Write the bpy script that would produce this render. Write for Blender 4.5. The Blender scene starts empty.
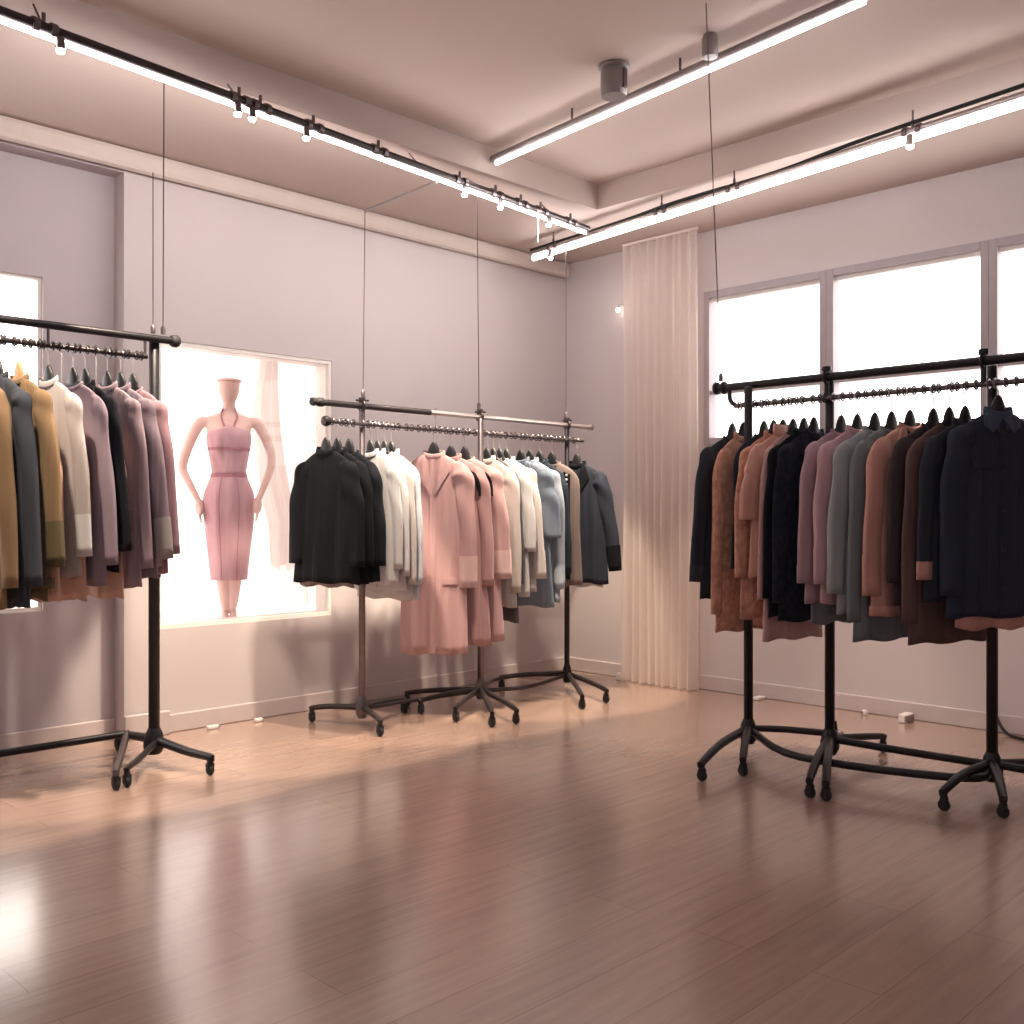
import bpy, bmesh, math, random
from mathutils import Vector, Matrix
PI = math.pi
SC = bpy.context.scene
COL = SC.collection
H = 1.2                      # eye height; room axes: wall_left is y=5.3, wall_right is x=5.884
YL, XR = 5.3, 5.884
ZS, ZT = 3.15, 3.31          # soffit and tray ceiling

def lin(h):
    h = h.lstrip('#')
    out = []
    for i in (0, 2, 4):
        c = int(h[i:i+2], 16) / 255
        out.append(c / 12.92 if c <= .04045 else ((c + .055) / 1.055) ** 2.4)
    return (*out, 1)

def P(px, py, z):
    """world point at height z seen at a photo pixel"""
    D = 1015 * (z - H) / (515 - py)
    s = (px - 512) / 1015
    return Vector((D * (1 + s) / math.sqrt(2), D * (1 - s) / math.sqrt(2), z))
def F(px, py): return P(px, py, 0.0)
def X_at(px, y):             # x where a pixel column meets the plane y
    s = (px - 512) / 1015
    return y * (1 + s) / (1 - s)
def Y_at(px, x):
    s = (px - 512) / 1015
    return x * (1 - s) / (1 + s)

# ------------------------------------------------------------------ materials
def new_mat(name):
    m = bpy.data.materials.new(name); m.use_nodes = True
    nt = m.node_tree
    return m, nt, nt.nodes['Principled BSDF']

def plain(name, hexc, rough=.5, metal=0.0, noise=.06, scale=14, bump=0.0, spec=.5):
    m, nt, b = new_mat(name)
    N, L = nt.nodes, nt.links
    tc = N.new('ShaderNodeTexCoord'); n = N.new('ShaderNodeTexNoise')
    n.inputs['Scale'].default_value = scale; n.inputs['Detail'].default_value = 4
    L.new(tc.outputs['Object'], n.inputs['Vector'])
    r = N.new('ShaderNodeValToRGB')
    c = lin(hexc)
    r.color_ramp.elements[0].color = tuple(max(0, v * (1 - noise)) for v in c[:3]) + (1,)
    r.color_ramp.elements[1].color = tuple(min(1, v * (1 + noise)) for v in c[:3]) + (1,)
    r.color_ramp.elements[0].position = .3; r.color_ramp.elements[1].position = .7
    L.new(n.outputs['Fac'], r.inputs['Fac']); L.new(r.outputs['Color'], b.inputs['Base Color'])
    b.inputs['Roughness'].default_value = rough; b.inputs['Metallic'].default_value = metal
    b.inputs['Specular IOR Level'].default_value = spec
    if bump:
        bp = N.new('ShaderNodeBump'); bp.inputs['Strength'].default_value = bump; bp.inputs['Distance'].default_value = .01
        L.new(n.outputs['Fac'], bp.inputs['Height']); L.new(bp.outputs['Normal'], b.inputs['Normal'])
    return m

def fabric(name, hexc, rough=.85, sheen=.12, tex=0.0, hex2=None):
    m, nt, b = new_mat(name)
    N, L = nt.nodes, nt.links
    tc = N.new('ShaderNodeTexCoord')
    n = N.new('ShaderNodeTexNoise'); n.inputs['Scale'].default_value = 7 if not tex else 38
    n.inputs['Detail'].default_value = .8 if not tex else 6
    mp = N.new('ShaderNodeMapping'); mp.inputs['Scale'].default_value = (2.6, 2.6, .28) if not tex else (1, 1, .8)
    L.new(tc.outputs['Object'], mp.inputs['Vector']); L.new(mp.outputs['Vector'], n.inputs['Vector'])
    r = N.new('ShaderNodeValToRGB'); c = lin(hexc); d = lin(hex2) if hex2 else None
    k = .05 + tex * .25
    r.color_ramp.elements[0].color = d if d else tuple(v * (1 - k) for v in c[:3]) + (1,)
    r.color_ramp.elements[1].color = c if d else tuple(min(1, v * (1 + k)) for v in c[:3]) + (1,)
    r.color_ramp.elements[0].position = .35; r.color_ramp.elements[1].position = .65
    L.new(n.outputs['Fac'], r.inputs['Fac']); L.new(r.outputs['Color'], b.inputs['Base Color'])
    b.inputs['Roughness'].default_value = rough
    b.inputs['Specular IOR Level'].default_value = .25
    b.inputs['Sheen Weight'].default_value = sheen * min(1, .15 + 2.5 * sum(c[:3]) / 3); b.inputs['Sheen Roughness'].default_value = .4
    b.inputs['Sheen Tint'].default_value = tuple(min(1, .5 + .5 * v) for v in c[:3]) + (1,)
    n2 = N.new('ShaderNodeTexNoise'); n2.inputs['Scale'].default_value = 260; n2.inputs['Detail'].default_value = 2
    L.new(tc.outputs['Object'], n2.inputs['Vector'])
    ad = N.new('ShaderNodeMath'); ad.operation = 'MULTIPLY_ADD'; ad.inputs[1].default_value = .05
    L.new(n2.outputs['Fac'], ad.inputs[0]); L.new(n.outputs['Fac'], ad.inputs[2])
    bp = N.new('ShaderNodeBump'); bp.inputs['Strength'].default_value = .7; bp.inputs['Distance'].default_value = .04 if not tex else .014
    L.new(ad.outputs[0], bp.inputs['Height']); L.new(bp.outputs['Normal'], b.inputs['Normal'])
    return m

def emit(name, hexc, strength):
    m, nt, b = new_mat(name)
    b.inputs['Base Color'].default_value = lin(hexc)
    b.inputs['Emission Color'].default_value = lin(hexc)
    b.inputs['Emission Strength'].default_value = strength
    b.inputs['Roughness'].default_value = .4
    return m

def sheer(name, hexc, clear=.25):
    m, nt, b = new_mat(name)
    N, L = nt.nodes, nt.links
    out = N['Material Output'] if 'Material Output' in N else None
    df = N.new('ShaderNodeBsdfDiffuse'); tl = N.new('ShaderNodeBsdfTranslucent'); tr = N.new('ShaderNodeBsdfTransparent')
    df.inputs['Color'].default_value = lin(hexc); tl.inputs['Color'].default_value = lin(hexc)
    m1 = N.new('ShaderNodeMixShader'); m1.inputs[0].default_value = .5
    m2 = N.new('ShaderNodeMixShader'); m2.inputs[0].default_value = clear
    L.new(df.outputs[0], m1.inputs[1]); L.new(tl.outputs[0], m1.inputs[2])
    L.new(m1.outputs[0], m2.inputs[1]); L.new(tr.outputs[0], m2.inputs[2])
    N.remove(b); L.new(m2.outputs[0], out.inputs['Surface'])
    return m

def glass(name):
    m, nt, b = new_mat(name)
    N, L = nt.nodes, nt.links
    tr = N.new('ShaderNodeBsdfTransparent'); gl = N.new('ShaderNodeBsdfGlossy'); gl.inputs['Roughness'].default_value = .03
    fr = N.new('ShaderNodeFresnel'); fr.inputs['IOR'].default_value = 1.25
    mx = N.new('ShaderNodeMixShader')
    L.new(fr.outputs[0], mx.inputs[0]); L.new(tr.outputs[0], mx.inputs[1]); L.new(gl.outputs[0], mx.inputs[2])
    N.remove(b); L.new(mx.outputs[0], N['Material Output'].inputs['Surface'])
    return m

def wood_floor():
    m, nt, b = new_mat('wood_floor')
    N, L = nt.nodes, nt.links
    tc = N.new('ShaderNodeTexCoord')
    br = N.new('ShaderNodeTexBrick')
    br.offset = .37; br.offset_frequency = 2
    br.inputs['Scale'].default_value = 1.0
    br.inputs['Brick Width'].default_value = 1.5; br.inputs['Row Height'].default_value = .19
    br.inputs['Mortar Size'].default_value = .0018; br.inputs['Mortar Smooth'].default_value = .3
    br.inputs['Color1'].default_value = lin('#a88c7d'); br.inputs['Color2'].default_value = lin('#a2877a')
    br.inputs['Mortar'].default_value = lin('#937666')
    L.new(tc.outputs['Object'], br.inputs['Vector'])
    mp = N.new('ShaderNodeMapping'); mp.inputs['Scale'].default_value = (1.2, 16, 1)
    n = N.new('ShaderNodeTexNoise'); n.inputs['Scale'].default_value = 2.2; n.inputs['Detail'].default_value = 9; n.inputs['Distortion'].default_value = .6
    L.new(tc.outputs['Object'], mp.inputs['Vector']); L.new(mp.outputs['Vector'], n.inputs['Vector'])
    r = N.new('ShaderNodeValToRGB')
    r.color_ramp.elements[0].color = (.88, .86, .85, 1); r.color_ramp.elements[1].color = (1.07, 1.06, 1.05, 1)
    r.color_ramp.elements[0].position = .3; r.color_ramp.elements[1].position = .72
    L.new(n.outputs['Fac'], r.inputs['Fac'])
    mx = N.new('ShaderNodeMixRGB'); mx.blend_type = 'MULTIPLY'; mx.inputs[0].default_value = 1
    L.new(br.outputs['Color'], mx.inputs[1]); L.new(r.outputs['Color'], mx.inputs[2])
    L.new(mx.outputs[0], b.inputs['Base Color'])
    mr = N.new('ShaderNodeMapRange'); mr.inputs['To Min'].default_value = .2; mr.inputs['To Max'].default_value = .29
    L.new(n.outputs['Fac'], mr.inputs['Value']); L.new(mr.outputs[0], b.inputs['Roughness'])
    b.inputs['Specular IOR Level'].default_value = .6
    b.inputs['Coat Weight'].default_value = .8; b.inputs['Coat Roughness'].default_value = .17
    ad = N.new('ShaderNodeMath'); ad.operation = 'MULTIPLY_ADD'; ad.inputs[1].default_value = -.6
    L.new(br.outputs['Fac'], ad.inputs[0]); L.new(n.outputs['Fac'], ad.inputs[2])
    bp = N.new('ShaderNodeBump'); bp.inputs['Strength'].default_value = .12; bp.inputs['Distance'].default_value = .004
    L.new(ad.outputs[0], bp.inputs['Height']); L.new(bp.outputs['Normal'], b.inputs['Normal'])
    return m

M = dict(
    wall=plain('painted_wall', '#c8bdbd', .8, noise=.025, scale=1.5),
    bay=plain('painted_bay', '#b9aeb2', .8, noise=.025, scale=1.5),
    ceil=plain('painted_ceiling', '#c0aea7', .85, noise=.025, scale=1.2),
    cornice=plain('painted_cornice', '#d3c4bd', .7, noise=.02),
    base=plain('painted_baseboard', '#c4b6b5', .6, noise=.03),
    floor=wood_floor(),
    frame=plain('window_frame_paint', '#a3979a', .5, noise=.03),
    blind=plain('blind_cassette', '#cfc6c2', .5, noise=.03),
    daylight=emit('bright_daylight_pane', '#fffbf7', 3.2),
    lightbox=emit('lit_display_back', '#fffaf6', 1.2),
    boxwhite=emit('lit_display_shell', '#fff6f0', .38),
    tube=emit('led_tube', '#fbf8f6', 24.0), tube2=emit('led_tube_wide', '#fbf8f6', 15.0),
    bulb=emit('warm_bulb', '#fff0e0', 22.0),
    glass=glass('clear_pane'),
    black=plain('black_steel', '#2b282b', .42, .6, noise=.12, scale=30),
    darkmetal=plain('dark_bronze_steel', '#3d3637', .38, .75, noise=.12, scale=30),
    grey=plain('brushed_grey_steel', '#6a6163', .34, .85, noise=.1, scale=40),
    steel=plain('pale_steel', '#b4aaa8', .3, .85, noise=.06, scale=40),
    rubber=plain('black_rubber', '#1c1b1d', .7, noise=.1),
    hanger=plain('black_hanger', '#1a1a1d', .5, noise=.1),
    woodhanger=plain('wooden_hanger', '#b98a63', .5, noise=.15, scale=25),
    curtain=sheer('sheer_curtain', '#f4e8e0', .28),
    curtain2=sheer('display_curtain', '#e0d9d6', .12),
    skin=plain('mannequin_skin', '#e0bdb5', .45, noise=.03),
    dress=fabric('rose_dress', '#c9a0a8', .6, .4),
    dressdark=fabric('rose_dress_trim', '#b07a85', .55, .4),
    white=plain('white_plastic', '#e8e0da', .45, noise=.03),
    fixture=plain('grey_fixture', '#8b8283', .45, .3, noise=.05),
    button=plain('pale_button', '#d8d0cc', .3, noise=.05),
    darkbutton=plain('dark_button', '#1b1b20', .3, noise=.05),
)

# ------------------------------------------------------------------ mesh builder
class MB:
    def __init__(s): s.v = []; s.f = []
    def box(s, lo, hi):
        b = len(s.v)
        for z in (lo[2], hi[2]):
            for x, y in ((lo[0], lo[1]), (hi[0], lo[1]), (hi[0], hi[1]), (lo[0], hi[1])): s.v.append((x, y, z))
        for q in ((3, 2, 1, 0), (4, 5, 6, 7), (0, 1, 5, 4), (1, 2, 6, 5), (2, 3, 7, 6), (3, 0, 4, 7)):
            s.f.append(tuple(b + i for i in q))
        return s
    def loft(s, rings, cap0=True, cap1=True, closed=True):
        b = len(s.v); n = len(rings[0])
        for r in rings: s.v.extend(tuple(p) for p in r)
        m = n if closed else n - 1
        for i in range(len(rings) - 1):
            for j in range(m):
                k = (j + 1) % n
                s.f.append((b + i * n + j, b + i * n + k, b + (i + 1) * n + k, b + (i + 1) * n + j))
        if cap0: s.f.append(tuple(b + j for j in reversed(range(n))))
        if cap1: s.f.append(tuple(b + (len(rings) - 1) * n + j for j in range(n)))
        return s
    def tube(s, pts, r, n=10, caps=True):
        pts = [Vector(p) for p in pts]
        rs = r if isinstance(r, (list, tuple)) else [r] * len(pts)
        rings = []; up = None
        for i, p in enumerate(pts):
            t = (pts[min(i + 1, len(pts) - 1)] - pts[max(i - 1, 0)])
            t = t.normalized() if t.length > 1e-9 else Vector((0, 0, 1))
            if up is None:
                up = Vector((0, 0, 1)) if abs(t.z) < .9 else Vector((1, 0, 0))
            a = (up - t * up.dot(t))
            a = a.normalized() if a.length > 1e-6 else t.orthogonal().normalized()
            c = t.cross(a); up = a
            rings.append([p + (a * math.cos(2 * PI * j / n) + c * math.sin(2 * PI * j / n)) * rs[i] for j in range(n)])
        return s.loft(rings, caps, caps)
    def lathe(s, prof, n=16, at=(0, 0, 0), axis='z'):
        rings = []
        for r, h in prof:
            ring = []
            for j in range(n):
                a = 2 * PI * j / n
                x, y = r * math.cos(a), r * math.sin(a)
                q = (x, y, h) if axis == 'z' else ((h, x, y) if axis == 'x' else (y, h, x))
                ring.append((q[0] + at[0], q[1] + at[1], q[2] + at[2]))
            rings.append(ring)
        return s.loft(rings)
    def torus(s, c, R, r, axis='y', n=14, m=6):
        b = len(s.v)
        for i in range(n):
            a = 2 * PI * i / n
            for j in range(m):
                e = 2 * PI * j / m
                u = (R + r * math.cos(e)) * math.cos(a); w = (R + r * math.cos(e)) * math.sin(a); h = r * math.sin(e)
                q = {'y': (u, h, w), 'x': (h, u, w), 'z': (u, w, h)}[axis]
                s.v.append((c[0] + q[0], c[1] + q[1], c[2] + q[2]))
        for i in range(n):
            for j in range(m):
                s.f.append((b + i * m + j, b + ((i + 1) % n) * m + j, b + ((i + 1) % n) * m + (j + 1) % m, b + i * m + (j + 1) % m))
        return s
    def build(s, name, mat, parent=None, smooth=True, solid=0.0, bevel=0.0, sub=0):
        me = bpy.data.meshes.new(name); me.from_pydata(s.v, [], s.f)
        bm = bmesh.new(); bm.from_mesh(me)
        bmesh.ops.recalc_face_normals(bm, faces=bm.faces)
        if smooth:
            for e in bm.edges:
                e.smooth = not (len(e.link_faces) == 2 and e.calc_face_angle(0) > math.radians(50))
            for f in bm.faces: f.smooth = True
        bm.to_mesh(me); bm.free()
        me.materials.append(mat)
        o = bpy.data.objects.new(name, me); COL.objects.link(o)
        if parent: o.parent = parent
        if solid:
            md = o.modifiers.new('thickness', 'SOLIDIFY'); md.thickness = solid; md.offset = -1
        if bevel:
            md = o.modifiers.new('edge', 'BEVEL'); md.width = bevel; md.segments = 2; md.limit_method = 'ANGLE'
        if sub:
            md = o.modifiers.new('smooth', 'SUBSURF'); md.levels = sub; md.render_levels = sub
        return o

def thing(name, label, cat, loc=(0, 0, 0), rz=0, group=None):
    o = bpy.data.objects.new(name, None); COL.objects.link(o)
    o.empty_display_size = .1
    o.location = loc; o.rotation_euler = (0, 0, rz)
    o['label'] = label; o['category'] = cat
    if group: o['group'] = group
    return o
def tag(o, label, cat, group=None):
    o['label'] = label; o['category'] = cat
    if group: o['group'] = group
    return o
def struct(name, mb, mat, parent=None, **k):
    o = mb.build(name, mat, parent, **k)
    if not parent: o['kind'] = 'structure'
    return o
def bez(pts, n=16):
    """smooth catmull-rom through points"""
    pts = [Vector(p) for p in pts]; out = []
    ext = [pts[0] * 2 - pts[1]] + pts + [pts[-1] * 2 - pts[-2]]
    seg = len(pts) - 1
    for i in range(seg):
        p0, p1, p2, p3 = ext[i:i + 4]
        m = max(2, n // seg)
        for k in range(m):
            t = k / m
            out.append(.5 * ((2 * p1) + (p2 - p0) * t + (2 * p0 - 5 * p1 + 4 * p2 - p3) * t * t + (3 * p1 - p0 - 3 * p2 + p3) * t ** 3))
    out.append(pts[-1]); return out

# ------------------------------------------------------------------ the room
XB, YB = -2.6, -2.6
BX = X_at(124, YL)                       # where the recessed bay ends
NX0, NX1, NZ0, NZ1 = X_at(158, YL), X_at(332, YL), .573, 2.165     # display opening
WY0, WY1, WZ0, WZ1 = .85, 4.0, 1.68, 2.73                          # window band in the right wall
struct('floor', MB().box((XB, YB, -.1), (XR + .2, YL + .2, 0)), M['floor'], smooth=False)
mb = MB()                                # left wall with its display opening and the recessed bay
mb.box((BX, YL, 0), (NX0, YL + .15, ZS)); mb.box((NX1, YL, 0), (XR + .2, YL + .15, ZS))
mb.box((NX0, YL, 0), (NX1, YL + .15, NZ0)); mb.box((NX0, YL, NZ1), (NX1, YL + .15, ZS))
struct('wall_left', mb, M['wall'], smooth=False)
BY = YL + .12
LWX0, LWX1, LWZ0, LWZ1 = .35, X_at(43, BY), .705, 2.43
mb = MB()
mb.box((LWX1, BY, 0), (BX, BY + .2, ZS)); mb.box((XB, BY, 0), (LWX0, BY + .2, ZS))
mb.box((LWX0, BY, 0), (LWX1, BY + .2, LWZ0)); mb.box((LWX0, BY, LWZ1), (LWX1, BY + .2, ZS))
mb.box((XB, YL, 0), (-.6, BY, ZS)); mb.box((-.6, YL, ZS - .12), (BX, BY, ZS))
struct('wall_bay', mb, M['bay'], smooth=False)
mb = MB()
mb.box((XR, YB, 0), (XR + .2, WY0, ZS)); mb.box((XR, WY1, 0), (XR + .2, YL, ZS))
mb.box((XR, WY0, 0), (XR + .2, WY1, WZ0)); mb.box((XR, WY0, WZ1), (XR + .2, WY1, ZS))
struct('wall_right', mb, M['wall'], smooth=False)
struct('wall_back', MB().box((XB, YB - .2, 0), (XR + .2, YB, ZT + .1)), M['wall'], smooth=False)
struct('wall_front', MB().box((XB - .2, YB, 0), (XB, YL + .3, ZT + .1)), M['wall'], smooth=False)
TX, TY = 4.97, 4.2
mb = MB()
mb.box((XB, YB, ZT), (TX, TY, ZT + .1))
mb.box((XB, TY, ZS), (XR + .2, YL + .35, ZT + .1)); mb.box((TX, YB, ZS), (XR + .2, TY, ZT + .1))
struct('ceiling', mb, M['ceil'], smooth=False)
struct('trim_1', MB().box((-.6, YL - .07, ZS - .115), (XR, YL, ZS)), M['cornice'], smooth=False, bevel=.03)
struct('baseboard_left', MB().box((BX, YL - .018, 0), (XR, YL, .1)), M['base'], smooth=False, bevel=.006)
struct('baseboard_bay', MB().box((-.6, BY - .018, 0), (BX, BY, .1)), M['base'], smooth=False, bevel=.006)
struct('baseboard_right', MB().box((XR - .018, YB, 0), (XR, YL - .018, .1)), M['base'], smooth=False, bevel=.006)
# the small plinth of the pier between bay and display window
struct('trim_2', MB().box((BX - .015, YL - .05, 0), (BX + .24, YL - .018, .13)), M['base'], smooth=False, bevel=.006)

def frame4(axis, a0, a1, z0, z1, d0, d1, t):
    """four bars round an opening; axis x: opening along x, depth d in y"""
    mb = MB()
    def bx(u0, u1, w0, w1):
        if axis == 'x': mb.box((u0, d0, w0), (u1, d1, w1))
        else: mb.box((d0, u0, w0), (d1, u1, w1))
    bx(a0, a0 + t, z0, z1); bx(a1 - t, a1, z0, z1); bx(a0 + t, a1 - t, z0, z0 + t); bx(a0 + t, a1 - t, z1 - t, z1)
    return mb
# bay window
w = struct('window_1', frame4('x', LWX0, LWX1, LWZ0, LWZ1, BY + .02, BY + .1, .02), M['white'], smooth=False)
struct('pane', MB().box((LWX0 + .02, BY + .07, LWZ0 + .02), (LWX1 - .02, BY + .08, LWZ1 - .02)), M['daylight'], w, smooth=False)
# display window: lit box behind the wall
w = struct('window_2', frame4('x', NX0, NX1, NZ0, NZ1, YL + .005, YL + .145, .022), M['white'], smooth=False)
struct('pane', MB().box((NX0 + .022, YL + .03, NZ0 + .022), (NX1 - .022, YL + .036, NZ1 - .022)), M['glass'], w, smooth=False)
ND, NFZ = 6.35, .545
mb = MB()
mb.box((2.35, ND, .45), (4.6, ND + .05, 2.5))
struct('wall_display', mb, M['lightbox'], smooth=False)
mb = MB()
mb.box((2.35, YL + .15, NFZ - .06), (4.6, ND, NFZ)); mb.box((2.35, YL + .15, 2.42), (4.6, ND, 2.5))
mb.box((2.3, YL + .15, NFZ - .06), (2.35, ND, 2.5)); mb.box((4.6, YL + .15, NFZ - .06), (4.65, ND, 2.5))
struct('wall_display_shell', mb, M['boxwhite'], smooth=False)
# right wall windows
edges = [4.0, 3.09, 2.115, .85]
for i in range(3):
    y1, y0 = edges[i], edges[i + 1]
    w = struct('window_%d' % (i + 3), frame4('y', y0, y1, WZ0, WZ1, XR - .025, XR + .1, .046), M['frame'], smooth=False, bevel=.004)
    struct('pane', MB().box((XR + .06, y0 + .035, WZ0 + .035), (XR + .07, y1 - .035, WZ1 - .035)), M['daylight'], w, smooth=False)
    struct('blind_cassette', MB().box((XR + .0, y0 + .036, WZ1 - .075), (XR + .055, y1 - .036, WZ1 - .036)), M['blind'], w, smooth=False, bevel=.008)
    struct('transom', MB().box((XR - .012, y0 + .036, 2.02), (XR + .058, y1 - .036, 2.05)), M['frame'], w, smooth=False)

# ------------------------------------------------------------------ curtains
def curtain_mesh(length_axis, a0, a1, d, z0, z1, folds, amp, taper=None):
    mb = MB(); rows = []
    nz, nu = 26, folds * 10
    for k in range(nz + 1):
        f = k / nz; z = z1 + (z0 - z1) * f; row = []
        for j in range(nu + 1):
            t = j / nu
            u0, u1 = a0, a1
            if taper: u0, u1 = taper(f, a0, a1)
            u = u0 + (u1 - u0) * t + .008 * math.sin(9 * t + 5 * f)
            q = d + amp * (.6 + .5 * f) * math.sin(2 * PI * folds * t + .6 * math.sin(4 * f + 6 * t)) + .01 * math.sin(23 * t + f)
            row.append((u, q, z) if length_axis == 'x' else (q, u, z))
        rows.append(row)
    mb.loft(rows, False, False, closed=False)
    return mb
c = thing('curtain', 'floor-length pleated sheer blush curtain hanging in the corner beside the tall windows', 'curtain', (0, 0, 0))
curtain_mesh('y', 3.97, 4.6, 5.74, .012, 3.13, 9, .034).build('drape', M['curtain'], c)
MB().box((5.73, 3.96, ZS - .02), (5.75, 4.61, ZS)).build('curtain_track', M['cornice'], c, smooth=False, bevel=.005)
c = thing('display_curtain', 'gathered pale curtain inside the lit display window beside the mannequin', 'curtain', (0, 0, 0))
def tap(f, a0, a1):
    k = math.sin(min(1, f / .62) * PI / 2) ** 2 if f < .8 else 1
    return a0 + .02 * k, a1
curtain_mesh('x', 3.74, 4.5, 6.2, NFZ + .01, 2.38, 8, .03).build('drape', M['curtain2'], c)
mb = MB(); rows = []
for k in range(31):                       # front drape hanging free to a rounded end
    f = k / 30; z = 2.38 + (.80 - 2.38) * f; row = []
    wd = .10 + .13 * math.sin(PI * min(1, f / .62) * .5) - .05 * max(0, f - .8) / .2
    x0 = 3.66 - .09 * math.sin(PI * min(1, f * 1.25)) + .06 * f * f
    for j in range(41):
        t = j / 40
        row.append((x0 + wd * t, 6.02 + .028 * math.sin(2 * PI * 3 * t + .8 * f), z + .06 * f ** 8 * abs(math.cos(2 * PI * t))))
    rows.append(row)
mb.loft(rows, False, False, closed=False).build('swag', M['curtain2'], c)
MB().box((3.58, 6.0, 2.38), (4.55, 6.22, 2.41)).build('curtain_track', M['white'], c, smooth=False)

# ------------------------------------------------------------------ mannequin
def ell(z, a, b, y=0, x=0, n=36, p=1.0):
    r = []
    for j in range(n):
        t = 2 * PI * j / n; cx, sx = math.cos(t), math.sin(t)
        r.append((x + a * math.copysign(abs(cx) ** p, cx), y + b * math.copysign(abs(sx) ** p, sx), z))
    return r
mx = X_at(229, 5.74)
man = thing('mannequin', 'pink mannequin in a rose fitted halter dress inside the lit display window', 'mannequin',
            (mx, 5.74, NFZ), math.radians(-29))
mb = MB()
T = [(.64, .04, .05, 0), (.68, .1, .08, 0), (.72, .138, .1, 0), (.77, .146, .1, .005), (.83, .13, .088, 0), (.905, .1, .072, 0), (1.0, .112, .08, -.004),
     (1.08, .124, .094, -.014), (1.135, .13, .106, -.02), (1.19, .135, .088, -.01), (1.23, .152, .064, 0), (1.255, .16, .05, 0), (1.275, .11, .045, 0),
     (1.292, .062, .042, 0), (1.315, .043, .042, 0), (1.355, .037, .039, 0), (1.385, .05, .056, -.008), (1.42, .062, .07, -.012), (1.46, .066, .075, -.01), (1.487, .066, .076, -.008)]
mb.loft([ell(z, a, b, y) for z, a, b, y in T])
for s in (-1, 1):
    mb.lathe([(.001, -.062), (.03, -.05), (.046, -.02), (.05, .01), (.04, .035), (.001, .055)], 18, (s * .058, -.066, 1.12))      # bust
    leg = [(s * .07, 0, .72), (s * .055, -.005, .55), (s * .034, -.012, .38), (s * .031, .0, .26), (s * .024, .004, .14), (s * .02, .0, .075), (s * .022, .0, .045)]
    mb.tube(bez(leg, 24), [.08 - .055 * min(1, i / 21) for i in range(25)], 16)
    mb.loft([ell(z, a, b, y, s * .026) for z, a, b, y in ((.0, .018, .045, -.045), (.012, .024, .058, -.045), (.03, .022, .045, -.032), (.055, .02, .026, -.006), (.075, .018, .02, 0))])
arms = {-1: [(-.12, 0, 1.235), (-.175, 0, 1.222), (-.232, .005, 1.11), (-.276, .015, .955), (-.235, -.015, .85), (-.178, -.03, .735)],
        1: [(.12, 0, 1.235), (.175, 0, 1.225), (.23, .005, 1.12), (.262, .015, 1.0), (.225, -.03, .87), (.172, -.075, .745)]}
for s, pts in arms.items():
    path = bez(pts, 30); n = len(path)
    mb.tube(path, [.036 if i < n * .25 else .036 - .018 * (i / n - .25) / .75 for i in range(n)], 16)
    h = Vector(pts[-1]); d = (Vector((-s * .1, -.25, -1))).normalized()
    mb.loft([ell(h.z + .014, .02, .018, h.y, h.x, 14), ell(h.z - .015, .027, .024, h.y - .004, h.x, 14), ell(h.z - .055, .026, .031, h.y - .01, h.x - s * .004, 14), ell(h.z - .078, .018, .026, h.y - .014, h.x - s * .006, 14)])
    for k in range(4):                     # fingers lie side by side on the hip
        y = h.y - .037 + k * .017; L = (.06, .072, .067, .05)[k]
        b0 = Vector((h.x - s * .002, y, h.z - .062))
        mb.tube([b0, b0 + Vector((-s * .002, -.004, -L * .5)), b0 + Vector((-s * .012, -.006, -L))], [.0095, .0086, .007], 8)
    t0 = Vector((h.x, h.y - .018, h.z - .02))
    mb.tube([t0, t0 + Vector((-s * .006, -.024, -.02)), t0 + Vector((-s * .012, -.03, -.045))], [.009, .0082, .0065], 8)
body = mb.build('body', M['skin'], man)
md = body.modifiers.new('fuse', 'REMESH'); md.mode = 'VOXEL'; md.voxel_size = .0055; md.use_smooth_shade = True
md = body.modifiers.new('relax', 'SMOOTH'); md.factor = .5; md.iterations = 4
MB().loft([ell(z, a, b, -.006) for z, a, b in ((1.484, .064, .074), (1.487, .078, .086), (1.494, .08, .088), (1.5, .076, .084), (1.506, .05, .058))]).build('crown_cap', M['skin'], man)
mb = MB(); rings = []
for z, a, b, y in ((.895, .107, .08, 0), (.93, .106, .078, 0), (1.0, .117, .086, -.005), (1.06, .127, .1, -.016), (1.1, .134, .112, -.024), (1.135, .137, .117, -.028), (1.16, .134, .108, -.022), (1.178, .131, .098, -.014)):
    r = ell(z, a, b, y, 0, 48)
    if z > 1.15: r = [(x, yy, zz + (.03 * (1 - abs(x) / .1) if yy < 0 else -.03)) for x, yy, zz in r]
    rings.append(r)
mb.loft(rings, False, False); mb.build('bodice', M['dress'], man, solid=.004)
MB().loft([ell(z, a, b, -.02 if z > 1 else 0, 0, 48) for z, a, b in ((1.055, .128, .103), (1.06, .131, .106), (1.066, .131, .107), (1.072, .131, .106))], False, False).build('bust_seam', M['dressdark'], man)
MB().loft([ell(z, a, b, 0, 0, 48) for z, a, b in ((.885, .112, .085), (.89, .114, .087), (.905, .113, .086), (.912, .109, .082))], False, False).build('waistband', M['dressdark'], man)
mb = MB(); S = [(.25, .113, .086), (.3, .117, .09), (.42, .13, .1), (.56, .147, .112), (.68, .158, .12), (.74, .16, .121), (.8, .15, .114), (.86, .125, .096), (.9, .109, .083)]
mb.loft([ell(z, a, b, 0, 0, 48) for z, a, b in S], True, False)
sk = mb.build('skirt', M['dress'], man)
for s in (-1, 1):
    MB().tube([(s * .38 * a, -b * .93, z) for z, a, b in S], .0022, 6).build('panel_seam', M['dressdark'], sk)
    MB().tube(bez([(s * .012, -.122, 1.165), (s * .032, -.088, 1.215), (s * .047, -.052, 1.268), (s * .038, -.036, 1.31), (s * .02, .038, 1.325)], 16), .0055, 8).build('halter_strap', M['dressdark'], man)

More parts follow.
